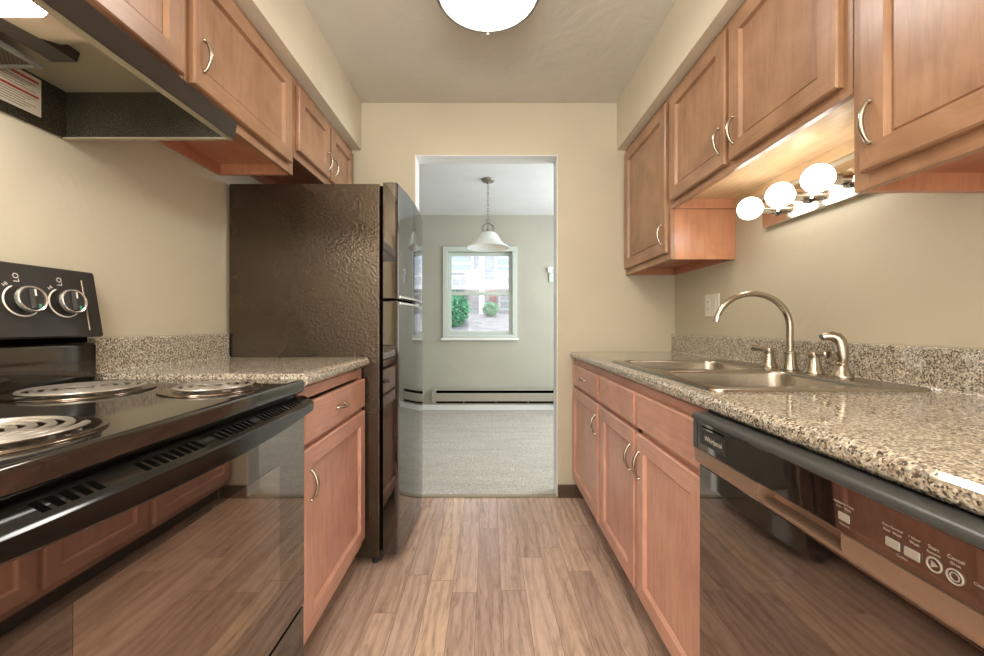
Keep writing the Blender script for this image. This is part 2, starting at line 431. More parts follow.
# window
win = bpy.data.objects.new('window_1', None); COL.objects.link(win); win.location = ((WX0 + WX1) / 2, DY, WZ0); win['kind'] = 'structure'
ROOT['window_1'] = Vector(win.location)
f = MB(); a = 0.045
f.box(WX0 - .03, WX0 + .03, DY - .02, DY - .001, WZ0 + .03, WZ1 - .03, bev=.004); f.box(WX1 - .03, WX1 + .03, DY - .02, DY - .001, WZ0 + .03, WZ1 - .03, bev=.004)
f.box(WX0 - .03, WX1 + .03, DY - .02, DY - .001, WZ1 - .0295, WZ1 + .03, bev=.004); f.box(WX0 - .03, WX1 + .03, DY - .02, DY - .001, WZ0 - .004, WZ0 + .0295, bev=.004)
f.box(WX0 + .001, WX0 + .03, DY, DY + .11, WZ0 + .03, WZ1 - .03); f.box(WX1 - .03, WX1 - .001, DY, DY + .11, WZ0 + .03, WZ1 - .03)
f.box(WX0 + .001, WX1 - .001, DY, DY + .11, WZ1 - .0295, WZ1 - .001); f.box(WX0 + .001, WX1 - .001, DY, DY + .11, WZ0 + .001, WZ0 + .0295)
f.build('window_frame', M['vinyl'], win)
def sash(y, z0, z1, nm):
    s = MB(); x0, x1, b = WX0 + .032, WX1 - .032, .042
    s.box(x0, x0 + b, y, y + .03, z0, z1, bev=.004); s.box(x1 - b, x1, y, y + .03, z0, z1, bev=.004)
    s.box(x0 + b, x1 - b, y, y + .03, z0, z0 + b, bev=.004); s.box(x0 + b, x1 - b, y, y + .03, z1 - b, z1, bev=.004)
    so = s.build(nm, M['vinyl'], win)
    MB().box(x0 + b, x1 - b, y + .013, y + .017, z0 + b, z1 - b).build('window_pane', M['glass'], so)
sash(DY + .02, WZ0 + .035, 1.485, 'lower_sash'); sash(DY + .055, 1.447, WZ1 - .032, 'upper_sash')
MB().box(WX0 - .05, WX1 + .05, DY - .045, DY + .01, WZ0 - .035, WZ0 - .005, bev=.005).build('window_sill', M['white_trim'], win)

# ------------------------------------------------------------------ cabinets
def pull(L=0.094, axis='z', n=1.0):
    """arched cabinet pull centred at origin, rising along n*x"""
    mb = MB(); path = []; rr = []
    N = 16
    for i in range(N + 1):
        t = i / N; s = (t - .5) * L; h = 0.004 + 0.018 * math.sin(PI * t) ** 0.75
        path.append((n * h, 0, s) if axis == 'z' else (n * h, s, 0)); rr.append(0.0042 + 0.0014 * math.sin(PI * t))
    mb.tube(path, rr, 10)
    for e in (-.5, .5):
        c = (0, 0, e * L) if axis == 'z' else (0, e * L, 0)
        mb.lathe([(0.0062, 0.0003 * n), (0.0062, 0.003 * n), (0.0045, 0.008 * n)], c, 'x', 12)
    return mb
PULLS = {}
def add_pull(parent, pos, axis, n):
    key = (axis, n)
    if key not in PULLS:
        mb = pull(0.090 if axis == 'z' else 0.078, axis, n); me_o = mb.build('handle', M['nickel'], None, (0, 0, 0), 50)
        PULLS[key] = me_o.data; o = me_o
    else:
        o = bpy.data.objects.new('handle', PULLS[key]); COL.objects.link(o)
    o.parent = parent; o.location = Vector(pos) - ROOT[parent.name]; ROOT[o.name] = Vector(pos)
    return o
def door_mesh(xb, n, y0, y1, z0, z1, t=0.019, fr=0.058, flat=False):
    """framed door: back plane at x=xb, front towards n; material 0 stile (vertical), 1 rail (horizontal)"""
    mb = MB()
    if flat: prof = [(0, 0.001), (0, t - .004), (.004, t)]
    else: prof = [(0, 0.001), (0, t - .004), (.004, t), (fr - .002, t), (fr, t - .006), (fr + .003, t - .013), (fr + .0065, t - .0135), (fr + .010, t - .0105)]
    rings = []
    for ins, d in prof:
        X = xb + n * d
        rings.append([(X, y0 + ins, z0 + ins), (X, y1 - ins, z0 + ins), (X, y1 - ins, z1 - ins), (X, y0 + ins, z1 - ins)])
    bm = mb.bm; vr = [[bm.verts.new(p) for p in r] for r in rings]; fs = []
    for a, b in zip(vr, vr[1:]):
        for i in range(4):
            f = bm.faces.new((a[i], a[(i + 1) % 4], b[(i + 1) % 4], b[i])); f.material_index = 1 if i in (0, 2) else 0; fs.append(f)
    f0 = bm.faces.new(vr[0][::-1]); f1 = bm.faces.new(vr[-1]); f1.material_index = 1 if flat else 0; fs += [f0, f1]
    bmesh.ops.recalc_face_normals(bm, faces=fs)
    return mb
def cabinet(name, label, group, wallx, xf, y0, y1, z0, z1, doors, drawers=(), base=False, rails=(), stiles=(), under='panel_under'):
    """xf = face frame front; doors (y0,y1,z0,z1,(hy,hz)); drawers (y0,y1,z0,z1,handle)"""
    s = 1 if wallx > 0 else -1; n = -s; k = 'lo_' if base else 'up_'
    t = thing(name, label, 'cabinet', ((wallx + xf) / 2, (y0 + y1) / 2, 0.0 if base else z0), group)
    y0 += .001; y1 -= .001; z1 -= .001
    wx = wallx + n * .002; fx = xf + s * .019          # frame back
    P = .016; c = MB()
    if base:
        c.box(wx, fx, y0, y0 + P, z0, z1); c.box(wx, fx, y1 - P, y1, z0, z1); c.box(wx, fx, y0 + P, y1 - P, z0, z0 + P); c.box(wx, wx + n * .006, y0 + P, y1 - P, z0 + P, z1)
        c.build('carcass', [M['panel_side']], t)
        MB().box(xf + s * .075, xf + s * .09, y0, y1, 0.001, z0).build('toe_kick', M['toe'], t)
        cb = MB().box(xf + s * .09, wx, y0, y1, 0.0008, z0).build('plinth', M['toe'], t)
    else:
        lip = .042
        c.box(wx, fx, y0, y0 + P, z0, z1); c.box(wx, fx, y1 - P, y1, z0, z1)
        c.box(wx, fx, y0 + P, y1 - P, z1 - P, z1)
        c.box(wx, wx + n * .006, y0 + P, y1 - P, z0 + lip, z1 - P)
        c.box(wx, wx + n * .016, y0 + P, y1 - P, z0, z0 + lip, mi=1)
        c.box(wx, fx, y0 + P, y1 - P, z0 + lip, z0 + lip + P, mi=1)
        c.build('carcass', [M['panel_side'], M[under]], t)
    F = MB(); sw = .038
    F.box(xf, fx, y0, y0 + sw, z0, z1, 0, .0012); F.box(xf, fx, y1 - sw, y1, z0, z1, 0, .0012)
    F.box(xf, fx, y0 + sw, y1 - sw, z0, z0 + .042, 1, .0012); F.box(xf, fx, y0 + sw, y1 - sw, z1 - .04, z1, 1, .0012)
    for ra, rb in rails: F.box(xf, fx, y0 + sw, y1 - sw, ra, rb, 1, .0012)
    for sa, sb in stiles: F.box(xf, fx, sa, sb, z0 + .042, z1 - .04, 0, .0012)
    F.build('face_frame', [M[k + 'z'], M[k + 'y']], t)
    for (a, b, c0, c1, h) in doors:
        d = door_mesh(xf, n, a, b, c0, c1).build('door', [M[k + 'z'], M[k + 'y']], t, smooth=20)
        if h: add_pull(d, (xf + n * .019, h[0], h[1]), 'z', n)
    for (a, b, c0, c1, h) in drawers:
        d = door_mesh(xf, n, a, b, c0, c1, flat=True).build('drawer_front', [M[k + 'z'], M[k + 'y']], t, smooth=20)
        if h: add_pull(d, (xf + n * .019, (a + b) / 2, (c0 + c1) / 2), 'y', n)
    return t
UG, BG = 'wall cabinets under the soffits', 'base cabinets under the counters'
XU = 0.855
cabinet('wall_cabinet', 'tall single-door wall cabinet in the far right corner, side lit by the bulb strip', UG, XR, XU, 1.848, YF - .002, 1.378, SZ,
        [(1.868, 2.425, 1.412, 2.118, (1.902, 1.505))])
cabinet('wall_cabinet', 'short two-door wall cabinet above the three lit globe bulbs and sink', UG, XR, XU, 0.925, 1.847, 1.612, SZ,
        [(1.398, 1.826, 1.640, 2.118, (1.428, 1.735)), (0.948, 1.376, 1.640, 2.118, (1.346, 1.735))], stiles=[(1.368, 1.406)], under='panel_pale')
cabinet('wall_cabinet', 'near right wall cabinet above the dishwasher counter, cut off by picture edge', UG, XR, XU, 0.011, 0.924, 1.378, SZ,
        [(0.478, 0.892, 1.412, 2.118, (0.864, 1.515)), (0.035, 0.456, 1.412, 2.118, (0.07, 1.515))], stiles=[(0.448, 0.486)])
XUL = -0.845
cabinet('wall_cabinet', 'near left wall cabinet directly above the range hood', UG, XL, XUL, 0.328, 1.096, 1.717, SZ,
        [(0.724, 1.080, 1.752, 2.118, (0.755, 1.85)), (0.346, 0.702, 1.752, 2.118, (0.67, 1.85))], stiles=[(0.694, 0.732)])
cabinet('wall_cabinet', 'left wall cabinet with one wide door between range hood and fridge', UG, XL, XUL, 1.097, 1.711, 1.717, SZ,
        [(1.112, 1.668, 1.752, 2.118, (1.148, 1.852))])
cabinet('wall_cabinet', 'short two-door wall cabinet above the black fridge', UG, XL, XUL, 1.712, YF - .002, 1.800, SZ,
        [(1.732, 2.072, 1.835, 2.118, (2.042, 1.915)), (2.094, 2.428, 1.835, 2.118, (2.124, 1.915))], stiles=[(2.064, 2.102)])
XBR = 0.537; DZ = .866
cabinet('base_cabinet', 'narrow right base cabinet with drawer against the far wall', BG, XR, XBR, 1.850, YF - .002, .10, DZ,
        [(1.872, 2.425, .130, .694, (1.905, .59))], [(1.872, 2.425, .714, .832, True)], True, rails=[(.682, .722)])
cabinet('base_cabinet', 'two-door sink base cabinet beside the dishwasher', BG, XR, XBR, 0.936, 1.849, .10, DZ,
        [(1.404, 1.830, .130, .694, (1.436, .59)), (0.956, 1.380, .130, .694, (1.350, .59))],
        [(1.404, 1.830, .714, .832, False), (0.956, 1.380, .714, .832, False)], True, rails=[(.682, .722)], stiles=[(1.374, 1.412)])
XBL = -0.556
cabinet('base_cabinet', 'left base cabinet with drawer between range and fridge', BG, XL, XBL, 1.150, 1.738, .10, .886,
        [(1.160, 1.728, .140, .698, (1.196, .585))], [(1.160, 1.728, .716, .836, True)], True, rails=[(.684, .724)])

# ------------------------------------------------------------------ countertops
def counter_prof(front, wall, zt, zb, bs):
    """closed profile of a post-formed top with rounded nose and backsplash"""
    s = 1 if wall > 0 else -1
    p = [(wall - s * .003, zb + .012), (front + s * .05, zb + .012), (front + s * .05, zb), (front + s * .012, zb)]
    r = (zt - zb) / 2
    for i in range(7):
        a = -PI / 2 - PI * i / 6
        p.append((front + s * (r + math.cos(a) * r) if True else 0, (zt + zb) / 2 + math.sin(a) * r))
    p += [(front + s * .04, zt), (wall - s * .034, zt)]
    for i in range(1, 5):
        a = PI / 2 * i / 4; p.append((wall - s * .034 + s * .011 * math.sin(a), zt + .011 * (1 - math.cos(a))))
    p += [(wall - s * .023, bs - .008), (wall - s * .021, bs - .002), (wall - s * .015, bs), (wall - s * .003, bs)]
    return p
CR = 0.905
SY0, SY1, SX0, SX1 = 0.972, 1.785, 0.552, 1.112
full = counter_prof(0.508, XR, CR, .867, 1.014)
w = MB(); w.prism(full, 0.30, SY0 + .012); w.prism(full, SY1 - .012, YF - .002)
cut = SX0 + .012; back = SX1 - .012
pf = [p for p in full[1:] if p[0] <= 0.56 and p[1] < .95]
pf = [(cut, .879)] + [p for p in full[1:13] if p[0] < cut + 0.02] + [(cut, CR)]
pf = [(min(x, cut), z) for x, z in pf]
w.prism(pf, SY0 + .012, SY1 - .012)
i0 = next(i for i, p in enumerate(full) if i > 10 and p[0] > back)
pb = [(XR - .003, .879), (back, .879), (back, CR)] + full[i0:]
w.prism(pb, SY0 + .012, SY1 - .012)
tag(w.build('countertop', M['laminate'], None, smooth=30), 'long speckled granite-look countertop with backsplash holding the sink', 'countertop')
w = MB(); CLZ = .928
w.prism(counter_prof(-0.522, XL, CLZ, .888, 1.032), 1.150, 1.742)
tag(w.build('countertop', M['laminate'], None, smooth=30), 'short speckled countertop with backsplash between range and fridge', 'countertop')

# ------------------------------------------------------------------ sink
def rrect(x0, x1, y0, y1, r, z, seg=6):
    pts = []
    for cx, cy, a0 in ((x1 - r, y1 - r, 0), (x0 + r, y1 - r, PI / 2), (x0 + r, y0 + r, PI), (x1 - r, y0 + r, 1.5 * PI)):
        for i in range(seg + 1):
            a = a0 + PI / 2 * i / seg; pts.append((cx + r * math.cos(a), cy + r * math.sin(a), z))
    return pts
snk = thing('kitchen_sink', 'double-bowl stainless steel sink set in the right counter', 'sink', ((SX0 + SX1) / 2, (SY0 + SY1) / 2, CR))
RZ = CR + .008
w = MB(); bm = w.bm
bowls = [(0.585, 1.005, 1.008, 1.362), (0.585, 1.005, 1.395, 1.750)]
outer = [rrect(SX0, SX1, SY0, SY1, .03, CR + .0006), rrect(SX0 + .002, SX1 - .002, SY0 + .002, SY1 - .002, .03, RZ - .002), rrect(SX0 + .007, SX1 - .007, SY0 + .007, SY1 - .007, .028, RZ)]
vr = [[bm.verts.new(p) for p in r] for r in outer]
for a_, b_ in zip(vr, vr[1:]):
    for i in range(len(a_)): bm.faces.new((a_[i], a_[(i + 1) % len(a_)], b_[(i + 1) % len(a_)], b_[i]))
loops = [vr[-1]]
for (x0, x1, y0, y1) in bowls:
    spec = [(0, 0, .055), (.004, -.003, .053), (.007, -.012, .052), (.016, -.135, .05), (.024, -.155, .05), (.05, -.166, .04), (.15, -.169, .02)]
    rr = [[bm.verts.new(p) for p in rrect(x0 + i, x1 - i, y0 + i, y1 - i, r, RZ + z)] for i, z, r in spec]
    for a_, b_ in zip(rr, rr[1:]):
        for i in range(len(a_)): bm.faces.new((a_[i], b_[i], b_[(i + 1) % len(a_)], a_[(i + 1) % len(a_)]))
    bm.faces.new(rr[-1]); loops.append(rr[0])
edges = []
for L in loops:
    for i in range(len(L)):
        a_, b_ = L[i], L[(i + 1) % len(L)]
        e = bm.edges.get((a_, b_)) or bm.edges.new((a_, b_)); edges.append(e)
bmesh.ops.triangle_fill(bm, use_beauty=True, use_dissolve=False, edges=edges)
bmesh.ops.recalc_face_normals(bm, faces=bm.faces)
w.build('basin', M['steel'], snk, smooth=40)
for (x0, x1, y0, y1) in bowls:
    c = ((x0 + x1) / 2, (y0 + y1) / 2, RZ - .1688)
    MB().lathe([(.055, 0), (.054, .003), (.042, .003), (.036, -.0), (.006, .0005), (.005, .008), (0, .009)], c).build('strainer', M['chrome'], snk)

# faucet and sprayer on the sink deck
FX = 1.058; FYs = (1.488, 1.385, 1.283, 1.182)
fau = thing('kitchen_faucet', 'brushed nickel gooseneck faucet with two lever handles behind the sink', 'faucet', (FX, FYs[1], RZ))
FZ = RZ + .0008
w = MB(); w.lathe([(.026, 0), (.026, .006), (.0225, .012), (.0205, .03), (.019, .052), (.0195, .056), (.0195, .062), (.012, .066), (.0115, .07)], (FX, FYs[1], FZ))
w.build('base', M['nickel'], fau, smooth=40)
path = [(FX, FYs[1], FZ + z) for z in (.06, .09, .12, .145)]
cx, cz, rx, rz = FX - .130, FZ + .15, .130, .116
for i in range(1, 23):
    a = PI * 0.90 * i / 22; path.append((cx + rx * math.cos(a), FYs[1], cz + rz * math.sin(a)))
n = len(path)
w = MB(); w.tube(path, [.0115 - .002 * i / n for i in range(n)], 16)
w.build('spout', M['nickel'], fau, smooth=60)
e = path[-1]
MB().tube([(e[0] + .001, e[1], e[2] + .004), (e[0] - .002, e[1], e[2] - .006), (e[0] - .004, e[1], e[2] - .018)], [.0112, .012, .0108], 16).build('aerator', M['chrome'], fau, smooth=40)
for yy, dr in ((FYs[0], 1), (FYs[2], -1)):
    w = MB(); w.lathe([(.028, 0), (.028, .006), (.023, .012), (.0195, .030), (.016, .046), (.0155, .050), (.0165, .054), (.0165, .064), (.012, .069), (0, .070)], (FX, yy, FZ), seg=24)
    ho = w.build('handle', M['nickel'], fau, smooth=40)
    w = MB(); w.tube([(FX, yy + dr * .006, FZ + .062), (FX - .004, yy + dr * .03, FZ + .064), (FX - .009, yy + dr * .055, FZ + .066), (FX - .011, yy + dr * .066, FZ + .066), (FX - .0115, yy + dr * .070, FZ + .066)], [.0065, .0075, .0105, .0125, .0085], 14)
    w.build('lever', M['nickel'], ho, smooth=50)
spr = thing('side_sprayer', 'brushed nickel pull-out sprayer with angled head beside the faucet', 'sprayer', (FX, FYs[3], RZ))
MB().lathe([(.028, 0), (.028, .006), (.023, .012), (.018, .026), (.0145, .034), (.0155, .037), (.0155, .042), (.012, .045)], (FX, FYs[3], FZ), seg=24).build('base', M['nickel'], spr, smooth=40)
w = MB(); w.tube([(FX, FYs[3], FZ + .043), (FX, FYs[3] - .002, FZ + .058), (FX, FYs[3] + .001, FZ + .085), (FX - .002, FYs[3] + .005, FZ + .108), (FX - .007, FYs[3] + .009, FZ + .1185), (FX - .018, FYs[3] + .013, FZ + .123), (FX - .03, FYs[3] + .018, FZ + .122), (FX - .038, FYs[3] + .022, FZ + .119)], [.012, .015, .017, .0175, .0165, .0145, .013, .012], 16)
w.build('spray_head', M['nickel'], spr, smooth=50)
MB().tube([(FX - .036, FYs[3] + .0212, FZ + .1198), (FX - .042, FYs[3] + .0235, FZ + .1168)], [.0105, .0095], 14).build('nozzle', M['grey_plastic'], spr)
MB().tube([(FX - .0172, FYs[3] + .0, FZ + .075), (FX - .0185, FYs[3] + .003, FZ + .092), (FX - .0205, FYs[3] + .007, FZ + .104)], [.004, .005, .004], 10).build('trigger', M['grey_metal'], spr)

# outlet
ot = thing('wall_outlet', 'ivory two-gang outlet plate on the right wall behind the faucet', 'outlet', (XR, 2.035, 1.115))
MB().box(XR - .009, XR - .001, 1.972, 2.098, 1.113, 1.229, bev=.003).build('cover_plate', M['outlet'], ot)
for yc in (2.060, 2.010):
    w = MB(); w.box(XR - .0125, XR - .0092, yc - .016, yc + .016, 1.138, 1.205, bev=.001)
    ro = w.build('receptacle' if yc > 2.03 else 'switch_paddle', M['outlet'], ot)
    if yc > 2.03:
        for zc in (1.153, 1.189):
            for dy in (-.006, .006): MB().box(XR - .0131, XR - .0126, yc + dy - .001, yc + dy + .001, zc - .004, zc + .004).build('slot', M['void'], ro)

# ------------------------------------------------------------------ dishwasher
dw = thing('dishwasher', 'black built-in dishwasher under the right counter', 'dishwasher', (0.80, 0.632, 0))
Y0, Y1 = 0.334, 0.932
MB().box(.53, 1.12, Y0 + .005, Y1 - .005, .11, .858).build('tub', M['black_plastic'], dw)
MB().box(.585, .60, Y0 + .01, Y1 - .01, .001, .108).build('toe_panel', M['black_plastic'], dw)
MB().box(.60, 1.1, Y0 + .02, Y1 - .02, .0008, .108).build('base_frame', M['void'], dw)
dd = MB().box(.4985, .529, Y0, Y1, .112, .7445, bev=.003).build('door', M['dw_glass'], dw)
cp = MB()
cp.prism([(.529, .7455), (.497, .7455), (.490, .752), (.487, .762), (.487, .7835), (.529, .7835)], Y0, 0.545)
cp.prism([(.529, .7455), (.497, .7455), (.490, .752), (.487, .762), (.487, .7835), (.529, .7835)], 0.715, Y1)
cp.prism([(.529, .7455), (.497, .7455), (.490, .752), (.4885, .757), (.518, .757), (.524, .7835), (.529, .7835)], 0.545, 0.715)
tr = cp.build('handle_trim', M['dw_trim'], dw, smooth=40); tr['label'] = 'satin trim strip with recessed pocket handle'
MB().box(.487, .529, Y0 + .012, Y1 - .012, .7845, .8495, bev=.002).build('control_console', M['dw_glass'], dw)
w = MB(); w.prism([(.529, .850), (.484, .850), (.481, .853), (.481, .858), (.486, .8645), (.492, .866), (.529, .866)], Y0, Y1)
w.box(.484, .529, Y1 - .0115, Y1, .7845, .850, bev=.001); w.box(.484, .529, Y0, Y0 + .0115, .7845, .850, bev=.001)
w.build('console_frame', M['grey_plastic'], dw, smooth=40)
U, V = (0, -1, 0), (0, 0, 1); PX = .4868
w = MB(); w.box(PX - .0006, PX + .001, 0.812, 0.905, .800, .834, bev=.0002); bp = w.build('badge_panel', M['black_plastic'], dw)
w = MB(); w.text('Whirlpool', .0155, (PX - .0008, .853, .8165), U, V)
w.build('brand_lettering', M['white_ink'], bp)
MB().box(PX - .0006, PX + .001, .815, .90, .8385, .8415).build('vent_slot', M['void'], dw)
def button(y, z, r=None):
    if r is None: return MB().box(PX - .0022, PX, y - .0085, y + .0085, z - .0055, z + .0055, bev=.0012).build('button', M['grey_button'], dw)
    w = MB(); w.torus((PX - .0006, y, z), r, .0010, 'x', 28, 6); return w.build('button', M['grey_button'], dw)
ba, bb, bc = [button(y, .8075) for y in (.539, .474, .4525)]
b1 = button(.4305, .8085, .0072); b2 = button(.4115, .8075, .0072)
w = MB(); w.loft([[(PX - .0008, .4305 + .003, .8085 + .004), (PX - .0008, .4305 + .003, .8085 - .004), (PX - .0008, .4305 - .004, .8085)], [(PX - .0004, .4305 + .003, .8085 + .004), (PX - .0004, .4305 + .003, .8085 - .004), (PX - .0004, .4305 - .004, .8085)]]); w.build('start_symbol', M['grey_button'], b1)
w = MB(); w.torus((PX - .0006, .4115, .8075), .0042, .0007, 'x', 20, 6); w.build('cancel_symbol', M['grey_button'], b2)
T = PX - .0003
def lettering(parent, lines):
    for body, size, y, z in lines: MB().text(body, size, (T, y, z), U, V).build('button_lettering', M['dim_ink'], parent, smooth=0)
lettering(ba, [('Heated Hi Temp', .0045, .540, .8250), ('Dry    Wash', .0045, .540, .8195), ('Options', .0046, .539, .7972)])
lettering(bb, [('Pots Normal', .0046, .475, .8262), ('Pans  Wash', .0046, .475, .8205), ('Cycles', .0046, .464, .7972)])
lettering(bc, [('1 Hour', .0046, .4505, .8262), ('Wash', .0046, .4505, .8205)])
lettering(b1, [('Start', .0056, .4310, .8262), ('Resume', .0042, .4310, .8205)])
lettering(b2, [('Cancel', .0056, .4105, .8262), ('Drain', .0042, .4105, .8205)])
MB().text('Clean', .0046, (T, .390, .8120), U, V).build('status_lettering', M['dim_ink'], dw, smooth=0)

# ------------------------------------------------------------------ range
RY0, RY1, RF, RB = 0.386, 1.146, -0.531, -1.140
rg = thing('electric_range', 'black coil-top electric range along the left wall', 'stove', ((RF + RB) / 2, (RY0 + RY1) / 2, 0))
MB().box(RB, RF - .03, RY0, RY1, .03, .874).build('body', M['enamel'], rg)
for yy in (RY0 + .05, RY1 - .05):
    for xx in (RB + .06, RF - .10): MB().lathe([(.018, .0005), (.018, .012), (.012, .014), (.012, .032)], (xx, yy, 0), seg=16).build('foot', M['black_plastic'], rg)
RT = .914
ct = MB().box(RB, RF, RY0, RY1, .8755, RT, bev=.008, seg=3)
cto = ct.build('cooktop', M['enamel'], rg, smooth=40)
def burner(cx, cy, R):
    w = MB()
    w.lathe([(R, .0006), (R - .001, .0030), (R - .005, .0044), (R - .012, .0036), (R - .018, .0022), (R * .55, .0012), (.012, .001), (0, .001)], (cx, cy, RT), seg=64, cap0=False)
    dp = w.build('drip_pan', M['pan'], rg, smooth=50)
    w = MB(); path = []; turns = 4.0 if R > .11 else 3.0; Ri, Ro = .024, R - .024
    N = int(turns * 44)
    for i in range(N + 1):
        t = i / N; a = 2 * PI * turns * t + .6; r = Ri + (Ro - Ri) * t
        path.append((cx + r * math.cos(a), cy + r * math.sin(a), RT + .0092))
    w.tube(path, .0036, 8, squash=1.55)
    for q in range(3):
        a = 2 * PI * q / 3 + .3
        w.tube([(cx + .02 * math.cos(a), cy + .02 * math.sin(a), RT + .0045), (cx + (Ro + .006) * math.cos(a), cy + (Ro + .006) * math.sin(a), RT + .0045)], .0016, 6)
    w.lathe([(.013, .003), (.013, .0105), (.010, .012), (0, .012)], (cx, cy, RT), seg=20)
    w.build('coil_burner', M['coil'], dp, smooth=60)
burner(-.668, .958, .106); burner(-.948, .925, .134); burner(-.690, .540, .125); burner(-.945, .560, .106)
# backguard
bgd = MB(); bgd.prism([(RB, .9145), (-1.118, .9145), (-1.112, .93), (-1.112, 1.012), (-1.118, 1.020), (RB, 1.020)], RY0 + .028, RY1 - .026)
bgd.build('backguard', M['enamel'], rg, smooth=40)
MB().box(RB + .003, -1.122, RY0 + .04, RY1 - .04, 1.0205, 1.0365).build('vent_gap', M['void'], rg)
w = MB(); prof = [(RB, 1.037), (-1.092, 1.037), (-1.088, 1.042), (-1.116, 1.212), (-1.121, 1.217), (RB, 1.217)]
t_ = bmesh.new(); w.prism(prof, RY0 + .026, RY1 - .026); bmesh.ops.bevel(w.bm, geom=[e for e in w.bm.edges if abs(e.verts[0].co.y - e.verts[1].co.y) < 1e-6 and max(e.verts[0].co.x, e.verts[1].co.x) > -1.13], offset=.003, segments=2, affect='EDGES'); t_.free()
w.build('control_panel', M['black_plastic'], rg, smooth=40)
# slanted panel frame: point on panel for (y, z)
def pan(y, z, off=0.0):
    tt = (z - 1.042) / (1.212 - 1.042); nx, nz = .9868, .1625
    return Vector((-1.088 + (-1.116 + 1.088) * tt + nx * off, y, z + nz * off))
PV = (pan(0, 1.2) - pan(0, 1.05)).normalized(); PN = Vector((PV.z, 0, -PV.x)); PU = Vector((0, 1, 0))
def disc(mb, y, z, prof, seg=32, mi=0, cap0=True, cap1=True):
    rings = [[pan(y, z) + PN * h + PU * (r * math.cos(a)) + PV * (r * math.sin(a)) for a in [2 * PI * q / seg for q in range(seg)]] for r, h in prof]
    mb.loft(rings, cap0, cap1, mi)
for ky in (1.029, .935, .597, .503):
    w = MB(); disc(w, ky, 1.128, [(.022, .0005), (.022, .010), (.0235, .012), (.0275, .018), (.0275, .024), (.024, .026)])
    kn = w.build('knob', M['black_plastic'], rg, smooth=40)
    w = MB(); disc(w, ky, 1.128, [(.0312, .019), (.0318, .0255), (.0300, .0285), (.0265, .0270), (.0270, .019)], 40, cap0=False, cap1=False); w.build('knob_ring', M['bright_ring'], kn, smooth=50)
    w = MB(); c = pan(ky, 1.128)
    q = lambda u, v, h: c + PU * u + PV * v + PN * h
    w.loft([[q(-.006, -.024, .026), q(.006, -.024, .026), q(.006, .024, .026), q(-.006, .024, .026)], [q(-.003, -.022, .034), q(.003, -.022, .034), q(.003, .022, .034), q(-.003, .022, .034)]]); w.build('knob_grip', M['black_plastic'], kn)
    w = MB(); w.loft([[q(-.002, .006, .0342), q(.002, .006, .0342), q(.002, .022, .0342), q(-.002, .022, .0342)], [q(-.002, .006, .0345), q(.002, .006, .0345), q(.002, .022, .0345), q(-.002, .022, .0345)]]); w.build('pointer', M['white_ink'], kn)
    w = MB(); w.loft([[q(.008, -.022, .0261), q(.016, -.022, .0261), q(.016, -.012, .0261), q(.008, -.012, .0261)], [q(.008, -.022, .0266), q(.016, -.022, .0266), q(.016, -.012, .0266), q(.008, -.012, .0266)]]); w.build('green_mark', M['green_ink'], kn)
for ky in (1.029, .935, .597, .503):
    w = MB()
    arc = [pan(ky, 1.128, .0006) + PU * (.0375 * math.cos(a)) + PV * (.0375 * math.sin(a)) for a in [math.radians(115 + 200 * i / 30) for i in range(31)]]
    w.tube(arc, [.0005] + [.0018] * 29 + [.0005], 6)
    w.build('dial_ring', M['white_ink'], rg)
    MB().text('LO', .017, pan(ky - .006, 1.182, .0006), PV, -PU).build('dial_lettering', M['white_ink'], rg, smooth=0)
    MB().text('HI', .012, pan(ky - .030, 1.164, .0006), (PU * .8 + PV * .6), (-PU * .6 + PV * .8)).build('dial_lettering', M['white_ink'], rg, smooth=0)
w = MB(); w.tube([pan(1.082, 1.056, .0006), pan(1.080, 1.192, .0006)], .0018, 8); w.build('panel_trim_line', M['nickel'], rg)
# oven door
od = MB(); od.box(RF - .029, RF, RY0 + .003, RY1 - .003, .268, .824, bev=.003)
odo = od.build('oven_door', M['oven_glass'], rg)
MB().box(RF + .0002, RF + .0009, .505, 1.005, .40, .715, bev=.0002).build('oven_window', M['oven_window'], odo)
# bowed handle bar
def bow(y): return 0.016 * (1 - ((y - .766) / .38) ** 2)
rings = []
N = 24
for i in range(N + 1):
    y = RY0 + .002 + (RY1 - RY0 - .004) * i / N; b = bow(y); d = .012 * (1 - ((y - .766) / .38) ** 2)
    rings.append([(RF - .028, y, .8245), (RF + .012 + b, y, .816 - d), (RF + .024 + b, y, .824 - d), (RF + .027 + b, y, .846), (RF + .020 + b, y, .853), (RF - .002 + b * .5, y, .866), (RF - .028, y, .866)])
w = MB(); w.loft(rings); hd = w.build('oven_handle', M['handle_black'], odo, smooth=40)
def slot(w, ya, yb):
    pts = []
    for off in (.0004, -.004):
        r = []
        for y, tt in ((ya, .15), (yb, .15), (yb, .88), (ya, .88)):
            b = bow(y); p0 = Vector((RF + .020 + b, y, .853)); p1 = Vector((RF - .002 + b * .5, y, .866)); nrm = Vector((.5, 0, .86))
            r.append(p0.lerp(p1, tt) + nrm * off)
        pts.append(r)
    w.loft(pts)
for g0, cnt in ((.452, 5), (.582, 8), (.738, 8), (.885, 8), (1.015, 5)):
    for i in range(cnt):
        w = MB(); slot(w, g0 + i * .0155, g0 + i * .0155 + .0095); w.build('vent_slot', M['void'], hd, smooth=0)
sd = MB().box(RF - .029, RF - .002, RY0 + .003, RY1 - .003, .062, .258, bev=.003).build('storage_drawer', M['enamel'], rg)

